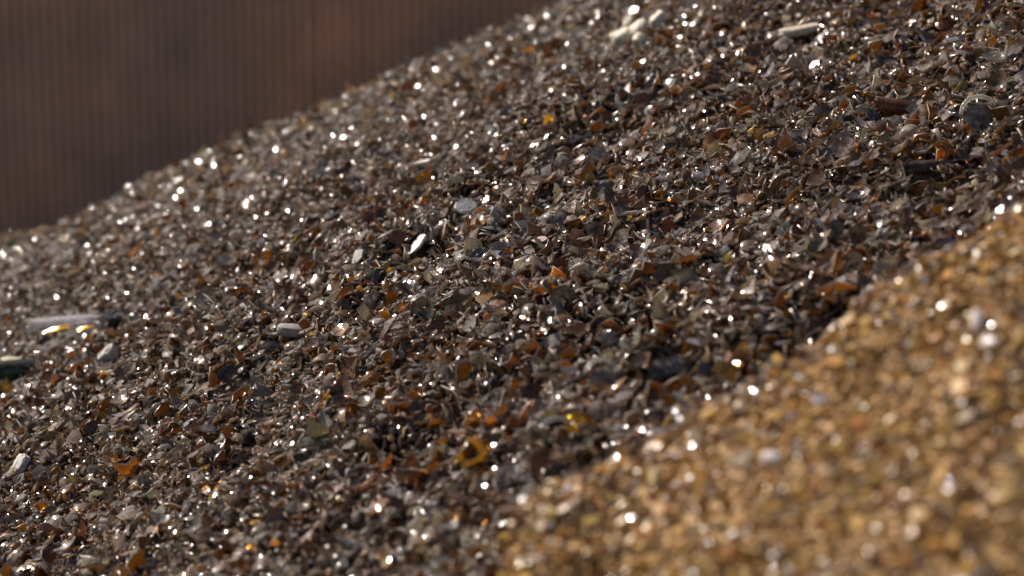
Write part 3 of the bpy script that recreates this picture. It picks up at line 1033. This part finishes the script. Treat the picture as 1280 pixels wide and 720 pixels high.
def scatter(n, t0, t1, smax, layer, f, other, gold=False):
    t = np.sqrt(rng.random(n) * (t1 * t1 - t0 * t0) + t0 * t0)
    half = 0.335 * np.hypot(t, 0.9)
    s = rng.uniform(-1, 1, n) * half * smax
    w = f(s, t)
    ok = w > other(s, t) - 0.02
    s, t, w = s[ok], t[ok], w[ok]
    w = w + rng.uniform(layer[0], layer[1], len(s))
    P = world(s, t, w)
    k = cleared(P)
    return P[k], t[k]


def heap_part(n, t0, t1, size, K, mid, layer=(-0.008, 0.009)):
    P, t = scatter(n, t0, t1, 1.0, layer, heap_w, mound_w)
    m_ = len(P)
    q = local(P)
    zone = 1 + 0.55 * vnoise(q[:, 0] * 3.1 + 5, q[:, 1] * 2.6 + 2) + 0.18 * np.clip(q[:, 0], -1, 1)
    sz = np.clip(np.exp(rng.normal(math.log(size), 0.36, m_)) * zone, 0.004, 0.025)
    el = rng.choice([1.1, 1.2, 1.35, 1.6, 2.1, 2.8, 4.5], m_) * rng.uniform(0.9, 1.1, m_)
    th = np.clip(rng.normal(0.0018, 0.0005, m_), 0.0009, 0.0035)
    cv = rng.choice([6, 16, 26, 38, 52], m_) * rng.choice([-1, 1, 1], m_)
    ti = np.abs(rng.normal(0, R(52), m_))
    ti = np.clip(ti, 0, R(95))
    c, _ = pick(PAL, m_)
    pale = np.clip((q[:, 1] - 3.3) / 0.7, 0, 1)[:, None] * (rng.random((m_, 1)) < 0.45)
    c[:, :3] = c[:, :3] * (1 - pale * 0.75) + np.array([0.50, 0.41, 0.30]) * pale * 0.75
    c[:, 3] = np.clip(c[:, 3] * (0.55 + 1.3 * vnoise(q[:, 0] * 5, q[:, 1] * 5)), 0, 1)
    gl = rng.random(m_) < 0.16
    c[gl, :3] = np.array([0.42, 0.38, 0.34])
    c[gl, 3] = 0.0
    sliv = (el > 2.8) & (rng.random(m_) < 0.25)
    c[sliv, :3] = np.array([0.55, 0.50, 0.45])
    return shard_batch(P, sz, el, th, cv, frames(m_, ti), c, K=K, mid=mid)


parts = [
    heap_part(11000, 1.5, 2.5, 0.0160, 7, True, layer=(-0.014, 0.014)),
    heap_part(27000, 2.3, 3.45, 0.0165, 7, True, layer=(-0.014, 0.014)),
    heap_part(24000, 3.35, 4.95, 0.0125, 6, True, layer=(-0.010, 0.012)),
    heap_part(34000, 1.5, 3.8, 0.0070, 5, False, layer=(-0.006, 0.016)),
]
s_ = rng.uniform(-0.55, 1.3, 9000)
te_ = np.interp(s_, ET[:, 0], ET[:, 1])
t_ = te_ + 0.06 - np.abs(rng.normal(0, 0.09, 9000))
w_1 = mound_w(s_, t_)
ok_ = (w_1 > heap_w(s_, t_) - 0.01) & (rng.random(9000) < 0.13)
P_ = world(s_[ok_], t_[ok_], w_1[ok_] + rng.uniform(0, 0.010, ok_.sum()))
n_ = len(P_)
parts.append(shard_batch(P_, rng.uniform(0.005, 0.014, n_), rng.uniform(1.1, 2.4, n_), np.full(n_, 0.002), rng.choice([8, 20, 35], n_), frames(n_, np.abs(rng.normal(0, R(45), n_))), pick(PAL, n_)[0], K=6, mid=True))
print('heap shards', [len(p[0]) // p[7] for p in parts])
add_bulk('crushed_glass', 'brown amber and grey broken bottle glass covering the big slope', 'crushed glass', parts, [M_face, M_edge])


def mound_part(n, size, K, mid):
    P, t = scatter(n, 1.05, 2.6, 1.05, (-0.005, 0.007), mound_w, heap_w)
    m_ = len(P)
    sz = np.clip(np.exp(rng.normal(math.log(size), 0.4, m_)), 0.003, 0.014)
    el = rng.uniform(1.0, 1.9, m_)
    th = sz * rng.uniform(0.3, 1.0, m_)
    cv = rng.choice([0.5, 10, 25], m_)
    ti = np.abs(rng.normal(0, R(45), m_))
    c, _ = pick(GOLD, m_)
    return shard_batch(P, sz, el, th, cv, frames(m_, ti), c, K=K, mid=mid)


parts = [mound_part(70000, 0.0040, 5, False)]
print('mound shards', [len(p[0]) // p[7] for p in parts])
add_bulk('golden_crushed_glass', 'fine golden crushed glass covering the blurred mound in front', 'crushed glass', parts, [M_gold, M_goldedge])

# ------------------------------------------------------------------ light
EL, AZ = R(41), R(-50)          # azimuth from the view direction, minus = to the left
sd = np.array([math.sin(AZ) * math.cos(EL), math.cos(AZ) * math.cos(EL), math.sin(EL)])
ld = bpy.data.lights.new('sun', 'SUN')
ld.energy = 5.0
ld.angle = R(0.5)
ld.color = (1.0, 0.91, 0.84)
lo = bpy.data.objects.new('sun', ld)
col.objects.link(lo)
lo.location = (-3, 3, 6)
lo.rotation_euler = Vector(sd).to_track_quat('Z', 'Y').to_euler()
wd = bpy.data.worlds.new('World')
sc.world = wd
wd.use_nodes = True
nt = wd.node_tree
bg = nt.nodes['Background']
sky = nt.nodes.new('ShaderNodeTexSky')
sky.sky_type = 'NISHITA'
sky.sun_disc = False
sky.dust_density = 2.5
sky.ozone_density = 0.8
sky.sun_elevation = EL
sky.sun_rotation = AZ % (2 * math.pi)
nt.links.new(sky.outputs[0], bg.inputs[0])
bg.inputs[1].default_value = 0.08

sc.view_settings.view_transform = 'Standard'
sc.view_settings.look = 'None'
sc.view_settings.exposure = 0.5
sc.view_settings.gamma = 1.0
sc.render.engine = 'CYCLES'
cy = sc.cycles
cy.use_denoising = True
cy.max_bounces = 6
cy.diffuse_bounces = 2
cy.glossy_bounces = 3
cy.transmission_bounces = 5
cy.transparent_max_bounces = 8
cy.caustics_reflective = False
cy.caustics_refractive = False
cy.sample_clamp_indirect = 4.0
sc.render.use_persistent_data = False
n_all = len([o for o in col.objects if 'category' in o])
print('things', n_all, 'individual pieces', len(THINGS))
